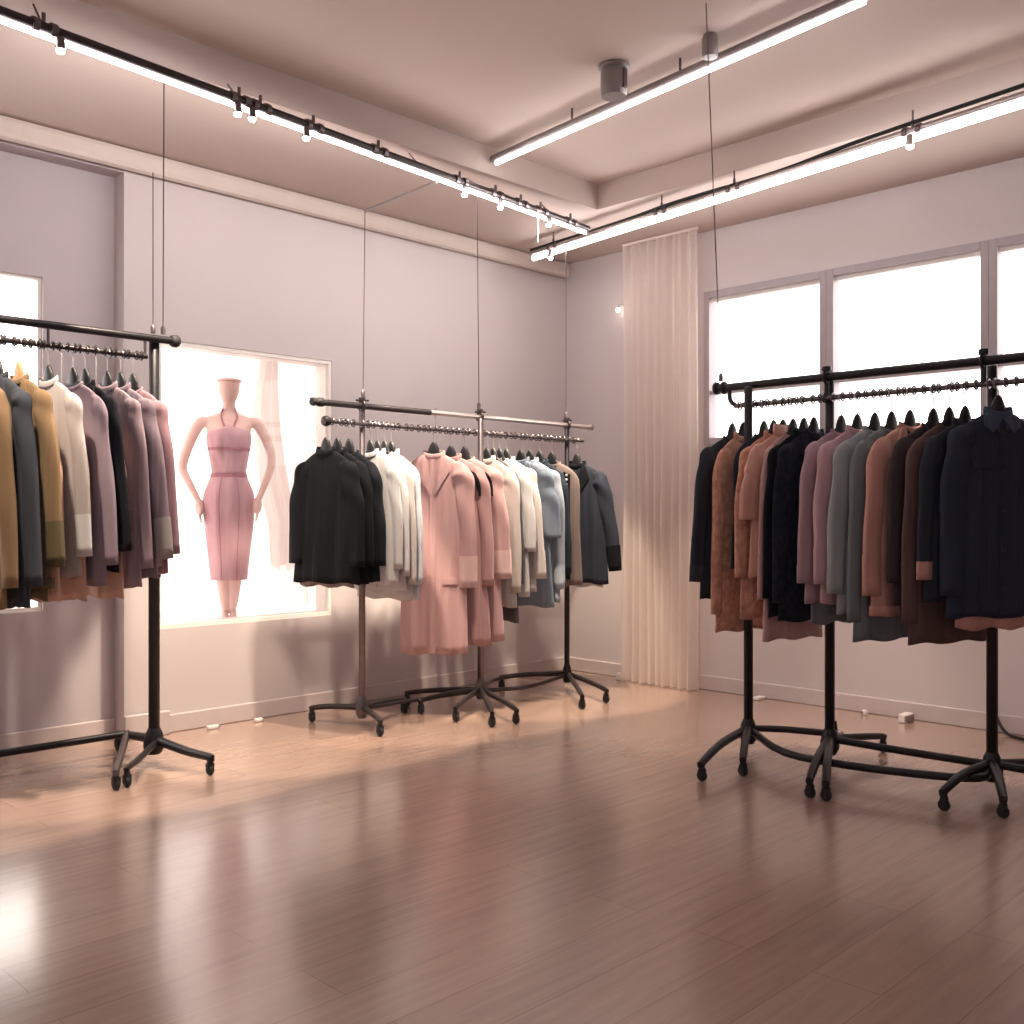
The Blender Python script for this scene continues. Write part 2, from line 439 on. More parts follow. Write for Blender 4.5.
# ------------------------------------------------------------------ racks
def ring_row(root, axis, fixed, z, a0, a1, n, mat, rng):
    proto = None
    for k in range(n):
        a = a0 + (a1 - a0) * (k + .5) / n + rng.uniform(-.01, .01)
        p = (a, fixed, z) if axis == 'x' else (fixed, a, z)
        if proto is None:
            proto = MB().torus((0, 0, 0), .0195, .0045, axis, 12, 6).build('rail_ring', mat, root); o = proto
        else:
            o = proto.copy(); COL.objects.link(o); o.parent = root
        o.location = p
def caster(parent, x, y, mat):
    mb = MB()
    mb.tube([(x, y, .075), (x, y, .045)], [.012, .017], 10)
    mb.box((x - .016, y - .012, .02), (x - .011, y + .012, .055)); mb.box((x + .011, y - .012, .02), (x + .016, y + .012, .055))
    mb.lathe([(.0, -.010), (.022, -.010), (.025, -.004), (.025, .004), (.022, .010), (.0, .010)], 16, (x, y, .025), 'x')
    mb.build('caster', mat, parent)
def foot_leg(root, hub, end, r, mat, arch=.03, cast=True):
    hub = Vector(hub); e = Vector((end[0], end[1], .07))
    mid = hub.lerp(e, .6) + Vector((0, 0, arch))
    path = bez([hub, mid, e + Vector((0, 0, .012)), e], 14)
    n = len(path)
    o = MB().tube(path, [r * (1.15 - .35 * i / (n - 1)) for i in range(n)], 10).build('leg', mat, root)
    caster(o, e.x, e.y, M['rubber']) if cast else None
    return o
def pole(root, x, y, z0, z1, r, mat, rodz=None):
    o = MB().lathe([(r * .6, z0), (r, z0 + .01), (r, (z0 + z1) * .42), (r * 1.18, (z0 + z1) * .42 + .004), (r * 1.18, (z0 + z1) * .42 + .03), (r * .92, (z0 + z1) * .42 + .035), (r * .92, z1), (r * .6, z1 + .008)], 16, (x, y, 0)).build('pole', mat, root)
    MB().lathe([(r * 1.2, .0), (r * 1.9, .03), (r * 1.9, .06), (r * 1.5, .1), (r * 1.05, .125)], 16, (x, y, z0 - .04)).build('hub', mat, root)
    return o
def clamp(root, x, y, z, r, mat, axis):
    mb = MB()
    mb.torus((x, y, z), r + .008, .009, axis, 16, 8)
    mb.lathe([(.0, -.012), (.02, -.012), (.022, 0), (.02, .012), (.0, .012)], 12, (x, y, z + r + .018))
    mb.tube([(x - .04, y, z + r + .012), (x + .045, y, z + r + .016)], .006, 8)
    mb.build('clamp', mat, root)

rng = random.Random(5)
# left rack (along x)
RY = 4.65
LZ = 2.045; LRZ = 1.955
rk = thing('clothes_rack', 'black steel clothes rack of camel and mauve coats before the bay window', 'clothes rack', (0, 0, 0))
lpx = X_at(157, RY)
MB().tube([(.55, RY, LZ), (X_at(173, RY), RY, LZ)], .0185, 14).build('top_rod', M['black'], rk)
MB().lathe([(.0, 0), (.026, 0), (.03, .01), (.03, .03), (.022, .04), (0, .042)], 14, (X_at(173, RY) - .01, RY, LZ), 'x').build('end_cap', M['rubber'], rk)
MB().tube([(.6, RY, LRZ), (X_at(147, RY), RY, LRZ)], .012, 12).build('hanging_rail', M['darkmetal'], rk)
for x in (.75, X_at(48, RY), X_at(145, RY)):
    MB().tube([(x, RY, LRZ), (x, RY, LZ)], .008, 8).build('drop_bracket', M['grey'], rk)
ring_row(rk, 'x', RY, LRZ, 1.35, X_at(146, RY), 26, M['darkmetal'], rng)
py = RY + .03
pole(rk, lpx, py, .09, LZ - .0, .026, M['black'])
pole(rk, .62, py, .09, LZ - .0, .026, M['black'])
foot_leg(rk, (lpx, py, .12), F(210, 775).xy, .02, M['black'], .0)
foot_leg(rk, (lpx, py, .12), (2.24, 5.08), .02, M['black'], .01)
foot_leg(rk, (lpx - .0, py - .02, .11), F(127, 787).xy, .014, M['darkmetal'], .0)
foot_leg(rk, (2.24, 4.98, .1), F(116, 790).xy, .016, M['grey'], .0)
foot_leg(rk, (.62, py, .12), (.75, 4.3), .02, M['black'], .01)
foot_leg(rk, (.62, py, .12), (.55, 5.08), .02, M['black'], .01)
MB().tube([(.58, 4.98, .1), (2.25, 4.98, .1)], .018, 12).build('base_bar', M['black'], rk)

# centre rack (along x)
CZ = 1.815; CRZ = 1.715
rk = thing('clothes_rack', 'bronze steel clothes rack of pink and white coats standing in the corner', 'clothes rack', (0, 0, 0))
cx0, cx1 = X_at(313, RY), X_at(588, RY)
MB().tube([(cx0 + .06, RY, CZ), (X_at(430, RY), RY, CZ)], .018, 14).build('top_rod', M['darkmetal'], rk)
MB().tube([(X_at(430, RY), RY, CZ), (cx1, RY, CZ)], .015, 14).build('top_rod', M['steel'], rk)
MB().lathe([(0, 0), (.022, 0), (.025, .02), (.016, .03), (.025, .045), (.025, .07), (.018, .085), (0, .085)], 14, (cx0 - .01, RY, CZ), 'x').build('end_cap', M['rubber'], rk)
MB().lathe([(0, 0), (.021, 0), (.021, .04), (.012, .05), (0, .05)], 14, (cx1, RY, CZ), 'x').build('end_cap', M['steel'], rk)
MB().tube([(X_at(326, RY), RY, CRZ), (X_at(583, RY), RY, CRZ)], .011, 12).build('hanging_rail', M['grey'], rk)
MB().lathe([(0, 0), (.026, .004), (.03, .02), (.024, .04), (0, .044)], 14, (X_at(326, RY) - .02, RY, CRZ), 'x').build('rail_knob', M['darkmetal'], rk)
for px in (362, 436, 480, 566):
    MB().tube([(X_at(px, RY), RY, CRZ), (X_at(px, RY), RY, CZ + .03)], .009, 8).build('drop_bracket', M['steel'] if px == 436 else M['grey'], rk)
ring_row(rk, 'x', RY, CRZ, X_at(330, RY), X_at(575, RY), 44, M['grey'], rng)
CP = [(X_at(362, 4.67), 4.67), (4.352, 4.63), (X_at(567, 4.67), 4.67)]
for i, (x, y) in enumerate(CP):
    pole(rk, x, y, .09, CZ - .02, (.019, .02, .018)[i], M['grey'] if i < 2 else M['black'])
for px in (362, 480, 567):
    clamp(rk, X_at(px, RY), RY, CZ, .018, M['darkmetal'], 'x')
h0, h1, h2 = [(x, y, .11) for x, y in CP]
for h, e in ((h0, (312, 722)), (h0, (380, 736)), (h0, (404, 713)), (h1, (421, 714)), (h1, (456, 722)), (h1, (492, 727)), (h1, (516, 724)), (h2, (606, 703)), (h2, (582, 709))):
    foot_leg(rk, h, F(*e).xy, .016, M['darkmetal'], .015)
foot_leg(rk, h1, (4.05, 4.98), .016, M['darkmetal'], .015)
foot_leg(rk, h2, (4.9, 5.0), .016, M['darkmetal'], .015)
MB().tube(bez([(h1[0], h1[1], .1), (4.7, 4.55, .095), (h2[0], h2[1], .1)], 12), .013, 10).build('base_bar', M['darkmetal'], rk)
MB().tube(bez([(h1[0], h1[1], .11), (4.75, 4.85, .11), (h2[0], h2[1], .12)], 12), .012, 10).build('base_bar', M['darkmetal'], rk)
MB().tube(bez([(h0[0], h0[1], .1), (3.9, 4.74, .085), (h1[0], h1[1], .1)], 12), .012, 10).build('base_bar', M['darkmetal'], rk)

# right rack (along y)
RX = 4.5; RZ = 1.86; RRZ = 1.76
rk = thing('clothes_rack', 'long black steel clothes rack of dark and rose jackets below the windows', 'clothes rack', (0, 0, 0))
ry1 = Y_at(716, RX)
MB().tube([(RX, 1.2, RZ), (RX, ry1, RZ)], .02, 14).build('top_rod', M['black'], rk)
mbx = MB()
for q in (0, .045): mbx.torus((RX, ry1 - .05 + q, RZ), .022, .012, 'y', 16, 8)
mbx.build('end_cap', M['rubber'], rk)
ry2 = Y_at(733, RX)
MB().tube(bez([(RX, ry2 + .02, RZ - .02), (RX, ry2 + .015, RRZ + .03), (RX, ry2 - .02, RRZ)], 12), .012, 10).build('drop_bracket', M['darkmetal'], rk)
MB().tube([(RX, 1.22, RRZ), (RX, ry2 - .01, RRZ)], .012, 12).build('hanging_rail', M['grey'], rk)
RP = [(4.46, 2.775), (4.53, 2.37), (4.57, 1.635)]
for y in (2.37, 1.645):
    MB().tube([(RX, y, RRZ), (RX, y, RZ + .03)], .012, 10).build('drop_bracket', M['black'], rk)
    clamp(rk, RX, y, RZ, .02, M['black'], 'y')
MB().tube([(RX, 1.30, RRZ), (RX, 1.30, RZ + .02)], .010, 10).build('drop_bracket', M['black'], rk)
ring_row(rk, 'y', RX, RRZ, 1.3, ry2 - .03, 40, M['grey'], rng)
for x, y in RP: pole(rk, x, y, .09, RZ - .02, .0235, M['black'])
h0, h1, h2 = [(x, y, .125) for x, y in RP]
for h, e in ((h0, (702, 781)), (h0, (743, 776)), (h1, (810, 798)), (h1, (826, 801)), (h2, (944, 811)), (h2, (1003, 818))):
    foot_leg(rk, h, F(*e).xy, .019, M['black'], .03)
foot_leg(rk, h1, (4.95, 2.3), .017, M['black'], .01)
foot_leg(rk, h2, (4.98, 1.5), .017, M['black'], .01)
MB().tube(bez([h0, (4.5, 2.6, .14), (h1[0], h1[1], .15)], 10), .017, 10).build('base_bar', M['black'], rk)
MB().tube(bez([h1, (4.55, 2.0, .12), (h2[0], h2[1], .12)], 10), .018, 10).build('base_bar', M['black'], rk)
a, b = P(800, 757, .1), P(964, 778, .1)
MB().tube(bez([(h0[0], h0[1], .12), a, b, (h2[0], h2[1], .11)], 18), .018, 10).build('base_bar', M['black'], rk)
MB().tube([h2, (4.6, 1.1, .11)], .018, 10).build('base_bar', M['black'], rk)
kx = P(838, 737, .12)
MB().lathe([(0, -.02), (.03, -.02), (.038, 0), (.03, .02), (.012, .03), (0, .03)], 16, (kx.x, kx.y, kx.z), 'y').build('coupling_knob', M['steel'], rk)
MB().tube([(kx.x, kx.y + .02, kx.z), (kx.x, kx.y + .02, kx.z + .075)], [.02, .012], 10).build('locking_lever', M['black'], rk)

# ------------------------------------------------------------------ garments and hangers
FM = {}
def fm(key, *a, **k):
    if key not in FM: FM[key] = fabric(key, *a, **k)
    return FM[key]
camel = fm('camel_wool', '#82694f'); slate = fm('slate_wool', '#3a3d46'); olive = fm('olive_lining', '#62563f')
paleg = fm('pale_grey_crepe', '#a49b9b'); mauve = fm('mauve_wool', '#857580'); inkb = fm('ink_black_wool', '#0f121b')
mauve2 = fm('dusty_mauve', '#937f88'); rosey = fm('dusty_rose_wool', '#a07e86'); peach = fm('peach_crepe', '#bf9888', .7)
black = fm('black_wool', '#090b12'); cream = fm('cream_wool', '#bdb5b1'); white = fm('white_cotton', '#c2bec0')
palebl = fm('pale_blue_cotton', '#c6c9d2'); pink = fm('blush_pink_wool', '#b89392'); pinkl = fm('light_pink_cuff', '#cfaeab'); pinkd = fm('deep_pink_wool', '#a98484')
dgrey = fm('dark_grey_knit', '#5a5558'); sblue = fm('slate_blue_cotton', '#77828f'); pblue = fm('powder_blue_cotton', '#a9b0ba')
taupe = fm('taupe_wool', '#80706b'); char = fm('charcoal_wool', '#2d313b'); orange = fm('apricot_print', '#cf9b86', .75, .15, .8, '#b3806e')
satin = fm('peach_satin', '#d6a596', .42, .2); mpink = fm('mauve_pink_crepe', '#c09a98'); navy = fm('navy_twill', '#292f3e')
navyt = fm('navy_tweed', '#232836', .85, .1, .7, '#141924'); rmauve = fm('rose_mauve_wool', '#a3868f'); rpink = fm('rose_pink_crepe', '#b8969c')
ggrey = fm('sage_grey_wool', '#94979a'); sgrey = fm('slate_grey_crepe', '#6d7277'); terra = fm('terracotta_rose_wool', '#bb8b80')
brown = fm('dark_brown_crepe', '#3a3135'); plum = fm('plum_brown_crepe', '#5d4845'); rose = fm('rose_tan_crepe', '#b98a82')
linD = fm('dark_lining', '#101118'); teal = fm('dark_teal_wool', '#2a333d')

def sgnp(v, p): return math.copysign(abs(v) ** p, v)

class Garment:
    def __init__(s, seed, w, L, b, flare, neck=.062, sh=.062, amp=.010, waist=0.0):
        r = random.Random(seed); s.r = r
        s.w, s.L, s.b, s.fl, s.sh, s.neck, s.amp, s.waist = w, L, b, flare, sh, neck, amp, waist
        s.ph = [r.uniform(0, 6.28) for _ in range(6)]
        s.k = [r.uniform(28, 42), r.uniform(50, 80)]
    def half(s, z):              # half width a(z), half thickness b(z)
        w, d = s.w, -z
        e = w - s.neck
        pts = [(-.03, s.neck * .95), (0, s.neck), (.024, s.neck + e * .32), (.05, s.neck + e * .58), (.08, s.neck + e * .78), (.115, s.neck + e * .9), (.16, w - .008), (.22, w - .008), (.42 * s.L + .1, w - .008 - s.waist), (s.L + .05, w + .015 + s.fl)]
        for (d0, a0), (d1, a1) in zip(pts, pts[1:]):
            if d <= d1:
                t = max(0, (d - d0) / (d1 - d0)); a = a0 + (a1 - a0) * t; break
        else: a = pts[-1][1]
        t = min(1, max(0, (d + .02) / .2))
        return a, s.b * (.62 + .38 * t) * (1 + .15 * min(1, max(0, d / s.L)))
    def fold(s, x, z, side):
        t = min(1, max(0, (-z - .06) / (s.L * .8)))
        return s.amp * t * ((lambda q: q * abs(q) ** .5)(math.sin(s.k[0] * x + s.ph[0] + side * .8 + 1.5 * z)) * .9 + .45 * math.sin(s.k[1] * x + s.ph[1] + 2 * side - 2.2 * z))
    def front(s, x, z):
        a, b = s.half(z); u = min(1, abs(x) / max(a, 1e-4)) ** (1 / .85)
        return b * max(0, 1 - u * u) ** (.5 * .8) + s.fold(x, z, 1) * max(0, 1 - u ** 4)
    def body(s):
        n, nz = 56, 30; rings = []
        zs = [.0 - s.L * (i / nz) ** 1.35 for i in range(nz + 1)]
        for z in zs:
            a, b = s.half(z); ring = []
            for j in range(n):
                t = 2 * PI * j / n; u, v = math.cos(t), math.sin(t)
                x = a * sgnp(u, .85); y = b * sgnp(v, .8)
                y += s.fold(x, z, 1 if v > 0 else -1) * max(0, 1 - abs(u) ** 4.7)
                dz = -.006 * (-z / s.L) ** 6 * math.sin(7 * u + s.ph[2]) - (.022 * max(0, 1 - (abs(x) / s.neck)) * max(0, v) if z > -.001 else 0)
                ring.append((x, y, z + dz))
            rings.append(ring)
        return MB().loft(rings, False, False)
    def spath(s, side, Ls, fwd, out):
        w = s.w
        return bez([(side * (w - .1), 0, -.07), (side * (w - .05), 0, -.115), (side * (w - .024), fwd * .15, -.21), (side * (w - .002 + out * .5), fwd * .5, -.08 - Ls * .55), (side * (w + .004 + out), fwd, -.08 - Ls)], 28)
    def sleeve(s, side, Ls, fwd, out, rx, ry, flare=0):
        path = s.spath(side, Ls, fwd, out); n = len(path); rings = []; m = 22
        for i, p in enumerate(path):
            f = i / (n - 1)
            if f < .25: k = .5 + .5 * (f / .25)
            else: k = 1 - (.22 - flare) * ((f - .25) / .75)
            a, b = rx * k, min(ry * k, ry)
            t = (path[min(i + 1, n - 1)] - path[max(i - 1, 0)]).normalized()
            e1 = Vector((0, 1, 0)); e2 = t.cross(e1).normalized(); e1 = e2.cross(t).normalized()
            ring = []
            for j in range(m):
                q = 2 * PI * j / m
                wv = 1 + .09 * math.sin(2 * q + s.ph[3] + 5 * f) * f + .11 * math.sin(16 * f + s.ph[4] + side + 2.5 * math.cos(q)) * (.25 + .75 * math.sin(PI * min(1, f * 1.15)))
                ring.append(p + e2 * (a * math.cos(q) * wv) + e1 * (b * math.sin(q) * wv))
            rings.append(ring)
        return MB().loft(rings, True, False), path, rings
    def patch(s, left, right, n=8, off=.003, th=.004, m=6):
        """sheet lying on the front between two polylines of (x, z)"""
        def samp(pl, t):
            q = t * (len(pl) - 1); i = min(int(q), len(pl) - 2); f = q - i
            return (pl[i][0] + (pl[i + 1][0] - pl[i][0]) * f, pl[i][1] + (pl[i + 1][1] - pl[i][1]) * f)
        top, bot = [], []
        for i in range(n + 1):
            a, b = samp(left, i / n), samp(right, i / n); r1, r0 = [], []
            for j in range(m + 1):
                t = j / m; x = a[0] + (b[0] - a[0]) * t; z = a[1] + (b[1] - a[1]) * t
                y = s.front(x, z)
                r1.append((x, y + off + th, z)); r0.append((x, y + off - .002, z))
            top.append(r1); bot.append(r0)
        rings = [r1 + r0[::-1] for r1, r0 in zip(top, bot)]
        return MB().loft(rings, True, True)

HGR = {}
def make_hanger(loc, rz, drop, label, group, wood=False, hl=.165):
    key = (wood, round(drop, 3), hl)
    r = thing('coat_hanger', label, 'hanger', loc, rz, group)
    if key in HGR:
        for src in HGR[key]:
            o = src.copy(); COL.objects.link(o); o.parent = r
        return r
    mb = MB(); rings = []
    for i in range(25):
        x = -hl + 2 * hl * i / 24; f = abs(x) / hl
        z = .02 - .10 * f - .004 * f ** 2; hh = .015 * (1 - f ** 6 * .6) + .022 * max(0, 1 - f * 3.4) ; th = .008
        rings.append([(x, th * math.cos(q), z + hh * math.sin(q)) for q in [2 * PI * j / 10 for j in range(10)]])
    mb.loft(rings)
    mb.loft([ell(.0, .036, .011, n=14), ell(.03, .034, .012, n=14), ell(.055, .024, .012, n=14), ell(.072, .012, .010, n=14), ell(.078, .005, .005, n=14)])
    bar = mb.build('shoulder_bar', M['woodhanger'] if wood else M['hanger'], r)
    R = .0185; cz = drop + .012 + .0025 - R
    pts = [(0, 0, .07), (0, 0, cz - R * 1.6), (R * .35, 0, cz - R * 1.15)]
    for k in range(13):
        a = -PI / 3.2 + (PI * 1.3) * k / 12
        pts.append((R * math.cos(a), 0, cz + R * math.sin(a)))
    hook = MB().tube(pts, .0026, 8).build('hook', M['steel'], r)
    HGR[key] = (bar, hook)
    return r

DARKSET = set()
QUEUE = []
def garment(*a, **k): QUEUE.append((a, k))
def flush():
    for ax in 'LCR':
        rows = sorted([q for q in QUEUE if q[0][4] == ax], key=lambda q: q[0][3])
        for i, (a, k) in enumerate(rows):
            gs = [abs(rows[j][0][3] - a[3]) for j in (i - 1, i + 1) if 0 <= j < len(rows)]
            g = min(gs) * math.cos(math.radians(a[5])); g = min(g, .1)
            k = dict(k); k['b'] = min(.036, g * .32); k['ry'] = min(.042, g * .41); k['amp'] = min(.012, g * .1)
            make_garment(*a, **k)
def make_garment(name, label, cat, pos, axis, twist, mat, w=.225, L=.8, b=.024, flare=0.0, sl=.56, cuff=None, collar='round', collar_mat=None,
            front=None, lining=None, buttons=0, bmat=None, pocket=False, near_fwd=.0, out=.0, rx=.055, ry=.027, sflare=0.0, amp=.008, group=None,
            hang=True, wood=False, seed=0, drop=.165, waist=0, belt=None, trim=None, placket=None, hem=None, hlabel=None, under=None, slits=0, tagged=0, vopen=0, spread=0, lz=0):
    if axis == 'L': loc = (pos, RY, LRZ - drop); rz = PI / 2 + math.radians(twist); near = -1
    elif axis == 'C': loc = (pos, RY, CRZ - drop); rz = PI / 2 + math.radians(twist); near = -1
    else: loc = (RX, pos, RRZ - drop); rz = PI - math.radians(twist); near = 1
    root = thing(name, label, cat, loc, rz, group)
    g = Garment(seed or hash(label) % 9973, w, L, b, flare, amp=amp, waist=waist)
    cm = collar_mat or mat
    g.body().build('body', mat, root, solid=.004)
    if sl:
        for side in (-1, 1):
            isn = side == near
            mbs, path, rings = g.sleeve(side, sl if isn else sl * .98, near_fwd if isn else 0, out if isn else 0, rx, ry, sflare)
            so = mbs.build('sleeve', mat, root, solid=.003)
            if slits and isn:
                r0, r1 = [], []
                for q in range(2, 16):
                    c = path[q]; hw = .014 * min(1, (q - 1) / 3) * min(1, (16 - q) / 4 + .2)
                    yy = max(p.y for p in rings[q]) + .004
                    r0.append((c.x - side * .012 - hw, yy, c.z)); r1.append((c.x - side * .012 + hw, yy, c.z))
                sm = MB(); sm.loft([[(a[0], a[1] - .01, a[2]), a, b, (b[0], b[1] - .01, b[2])] for a, b in zip(r0, r1)])
                sm.build('dark_slit', linD, so)
            if cuff:
                def grow(rg, c, k): return [c + (p - c) * k for p in rg]
                cl = 3 if cuff[1] == 'short' else 5
                rr = []
                for q in range(len(rings) - cl, len(rings)):
                    rr.append(grow(rings[q], path[q], 1.09 if cuff[1] != 'short' else 1.05))
                rr = [grow(rings[len(rings) - cl], path[len(rings) - cl], .97)] + rr
                MB().loft(rr, False, False).build('cuff', cuff[0], so, solid=.004)
    # collar
    nk = g.neck; bt = g.half(0)[1]
    if collar in ('round', 'band', 'shirt', 'lapel', 'high'):
        hgt = {'round': .014, 'band': .03, 'shirt': .034, 'lapel': .028, 'high': .06}[collar]
        rings = []
        for f, k in ((0, 1.03), (.35, 1.06), (.7, 1.03), (1, .97)):
            ring = []
            for j in range(36):
                t = 2 * PI * j / 36; v = math.sin(t)
                dip = -.024 * max(0, v) * (1 if collar != 'high' else .3)
                ring.append((nk * k * math.cos(t), (bt + .002) * k * v, -.004 + f * hgt + dip))
            rings.append(ring)
        MB().loft(rings, False, False).build('collar', cm, root, solid=-.004)
    if collar == 'shirt':
        for s in (-1, 1):
            g.patch([(s * .004, -.024), (s * .02, -.05), (s * .05, -.085)], [(s * .062, .004), (s * .085, -.022), (s * .088, -.055)], 8, .004, .006).build('collar_leaf', cm, root)
    if collar == 'lapel':
        for s in (-1, 1):
            g.patch([(s * .055, .0), (s * .03, -.08), (s * .006, -.22)], [(s * .075, -.014), (s * .105, -.10), (s * .012, -.25)], 12, .003, .006).build('lapel', cm, root)
    if front == 'open':
        g.patch([(-.045, -.03), (-.03, -.2), (-.022, -L + .02)], [(.05, -.03), (.034, -.2), (.03, -L + .02)], 20, .0005, .002).build('lining', lining or linD, root)
        for s in (-1, 1):
            g.patch([(s * .045, -.02), (s * .03, -.2), (s * .024, -L + .006)], [(s * .07, -.03), (s * .058, -.2), (s * .054, -L + .006)], 20, .002, .005).build('front_edge', trim or mat, root)
    elif front == 'vneck':
        g.patch([(-.05, -.01), (-.004, -.2)], [(.05, -.01), (.004, -.2)], 10, .001, .003).build('neck_opening', lining or linD, root)
        for s in (-1, 1):
            g.patch([(s * .045, -.005), (s * .0, -.21)], [(s * .062, -.008), (s * .014, -.225)], 10, .002, .005).build('neck_band', trim or mat, root)
    elif front == 'zip':
        g.patch([(-.006, -.03), (-.006, -L + .02)], [(.006, -.03), (.006, -L + .02)], 24, .002, .003, 2).build('zip', M['grey'], root)
    elif front == 'placket':
        g.patch([(-.018, -.03), (-.018, -L + .01)], [(.018, -.03), (.018, -L + .01)], 24, .002, .004, 4).build('placket', placket or mat, root)
    for k in range(buttons):
        z = -.08 - (L - .2) * k / max(1, buttons - 1) if front != 'row' else -.085 - .03 * k
        x = 0 if front != 'row' else .118 * near
        y = g.front(x, z) + .006
        MB().lathe([(0, 0), (.009, 0), (.0095, .003), (.007, .005), (0, .004)], 12, (x, y, z), 'y').build('button', bmat or M['darkbutton'], root)
    if front == 'row':
        g.patch([(.095 * near, -.06), (.09 * near, -L * .95)], [(.142 * near, -.08), (.145 * near, -L * .95)], 24, .001, .004).build('dark_trim', linD, root)
    if tagged:
        g.patch([(near * .03, -.05), (near * .034, -.07)], [(near * .085, -.05), (near * .08, -.07)], 4, .004, .003).build('neck_label', M['button'], root)
    if vopen:
        g.patch([(-.045, -.012), (-.004, -vopen)], [(.045, -.012), (.004, -vopen)], 8, .0015, .003).build('neck_opening', lining or linD, root)
    if pocket:
        for s in ((-1, 1) if pocket == 2 else (near,)):
            z0 = -L * .62 if pocket == 2 else -.2
            g.patch([(s * .06, z0), (s * .06, z0 - .035)], [(s * .15, z0), (s * .15, z0 - .035)], 3, .003, .005).build('pocket_flap', trim or mat, root)
    if belt:
        a0 = []
        for z in (-L * .52, -L * .52 - .015, -L * .52 - .045, -L * .52 - .055):
            a, bb = g.half(z)
            a0.append(ell(z, a + .03, bb + .010, 0, 0, 40, .85))
        MB().loft(a0, False, False).build('belt', belt, root, solid=.004)
    if hem:
        rr = []
        for f in (.0, .5, 1):
            z = -L + .045 * (1 - f); a, bb = g.half(z)
            rr.append(ell(z, a + .006, bb + .012, 0, 0, 48, .85))
        MB().loft(rr, False, False).build('hem_band', hem, root, solid=.004)
    if under:                     # longer layer showing below the hem
        rr = []
        for f in range(6):
            z = -L * .8 - (L * .2 + under[1]) * f / 5; a, bb = g.half(-L)
            rr.append([(x * .82, y * .6 + .004 * math.sin(40 * x + 2), zz + .008 * math.sin(30 * x) * (f == 5)) for x, y, zz in ell(z, a, bb, 0, 0, 48, .85)])
        MB().loft(rr, False, False).build('underlayer', under[0], root, solid=.003)
    if hang:
        make_hanger(loc, rz, drop, hlabel or ('%s hanger holding the %s' % ('wooden' if wood else 'black', label)), None, wood, min(.165, w - .035))
    return root

def hl(t): return t
# ---- left rack
A = 'L'
garment('coat', 'camel coat with a tied belt hanging before the bay window', 'coat', 1.435, A, 10.0, camel, L=.98, b=.026, belt=camel, front='open', sl=0.81, hlabel='wooden hanger holding the belted camel coat', wood=True, out=.045, seed=11, rx=.05)
garment('coat', 'long slate grey coat between the camel coats', 'coat', 1.525, A, 10.7, slate, L=.98, b=.028, collar='lapel', sl=0.81, hlabel='black hanger holding the long slate grey coat', out=.045, seed=12)
garment('coat', 'camel draped coat with an olive lower half beside the slate coat', 'coat', 1.610, A, 11.3, camel, L=.9, b=.024, flare=.02, collar='lapel', sl=0.73, rx=.058, sflare=.3, hem=olive, cuff=(olive, 'long'), under=(olive, .05), wood=True, hlabel='wooden hanger holding the camel and olive draped coat', out=.045, seed=13)
garment('blouse', 'peach blouse hem hanging just behind the camel and olive coat', 'blouse', 1.672, A, 11.7, peach, L=.80, b=.018, sl=.5, w=.18, rx=.04, ry=.02, hlabel='black hanger holding the peach blouse behind the camel coat', drop=.33, seed=14)
garment('blouse', 'pale grey blouse with deep white cuffs on the rack by the bay window', 'blouse', 1.735, A, 12.2, paleg, L=.86, b=.024, collar='band', sl=0.69, cuff=(white, 'long'), rx=.055, hlabel='black hanger holding the pale grey blouse', seed=15, out=.03)
garment('blouse', 'long peach blouse hanging behind the pale grey blouse', 'blouse', 1.792, A, 12.6, peach, L=.80, b=.016, sl=.5, w=.17, rx=.04, ry=.018, hlabel='black hanger holding the long peach blouse', drop=.33, seed=16)
garment('coat', 'grey mauve coat next to the pale grey blouse with white cuffs', 'coat', 1.843, A, 12.9, mauve, L=.9, b=.02, collar='round', sl=0.73, rx=.05, hlabel='black hanger holding the grey mauve coat', out=.045, seed=17)
garment('jacket', 'black jacket with wide lapels between two mauve coats', 'jacket', 1.898, A, 13.3, inkb, L=.84, b=.021, collar='lapel', sl=0.67, cuff=(black, 'long'), rx=.05, hlabel='black hanger holding the black lapel jacket', out=.045, seed=18, collar_mat=black)
garment('blouse', 'peach pleated blouse hanging lower behind the black lapel jacket', 'blouse', 1.948, A, 13.7, peach, L=.80, b=.017, sl=.5, w=.18, rx=.04, ry=.018, hlabel='black hanger holding the peach pleated blouse', drop=.33, seed=19)
garment('coat', 'dusty mauve coat directly after the black lapel jacket', 'coat', 2.000, A, 14.1, mauve2, L=.92, b=.02, collar='band', sl=0.75, rx=.05, hlabel='black hanger holding the dusty mauve coat', out=.045, seed=20)
garment('coat', 'mauve wide-sleeved coat with pale turned-back cuffs near the black pole', 'coat', 2.062, A, 14.5, mauve, L=.88, b=.022, flare=.02, collar='band', sl=0.71, cuff=(paleg, 'long'), rx=.06, out=.07, hlabel='black hanger holding the mauve coat with pale cuffs', seed=21)
garment('coat', 'dusty rose coat hanging last before the tall black pole', 'coat', 2.122, A, 14.9, rosey, L=.86, b=.02, collar='round', sl=0.69, rx=.05, hlabel='black hanger holding the dusty rose coat', out=.045, seed=22)

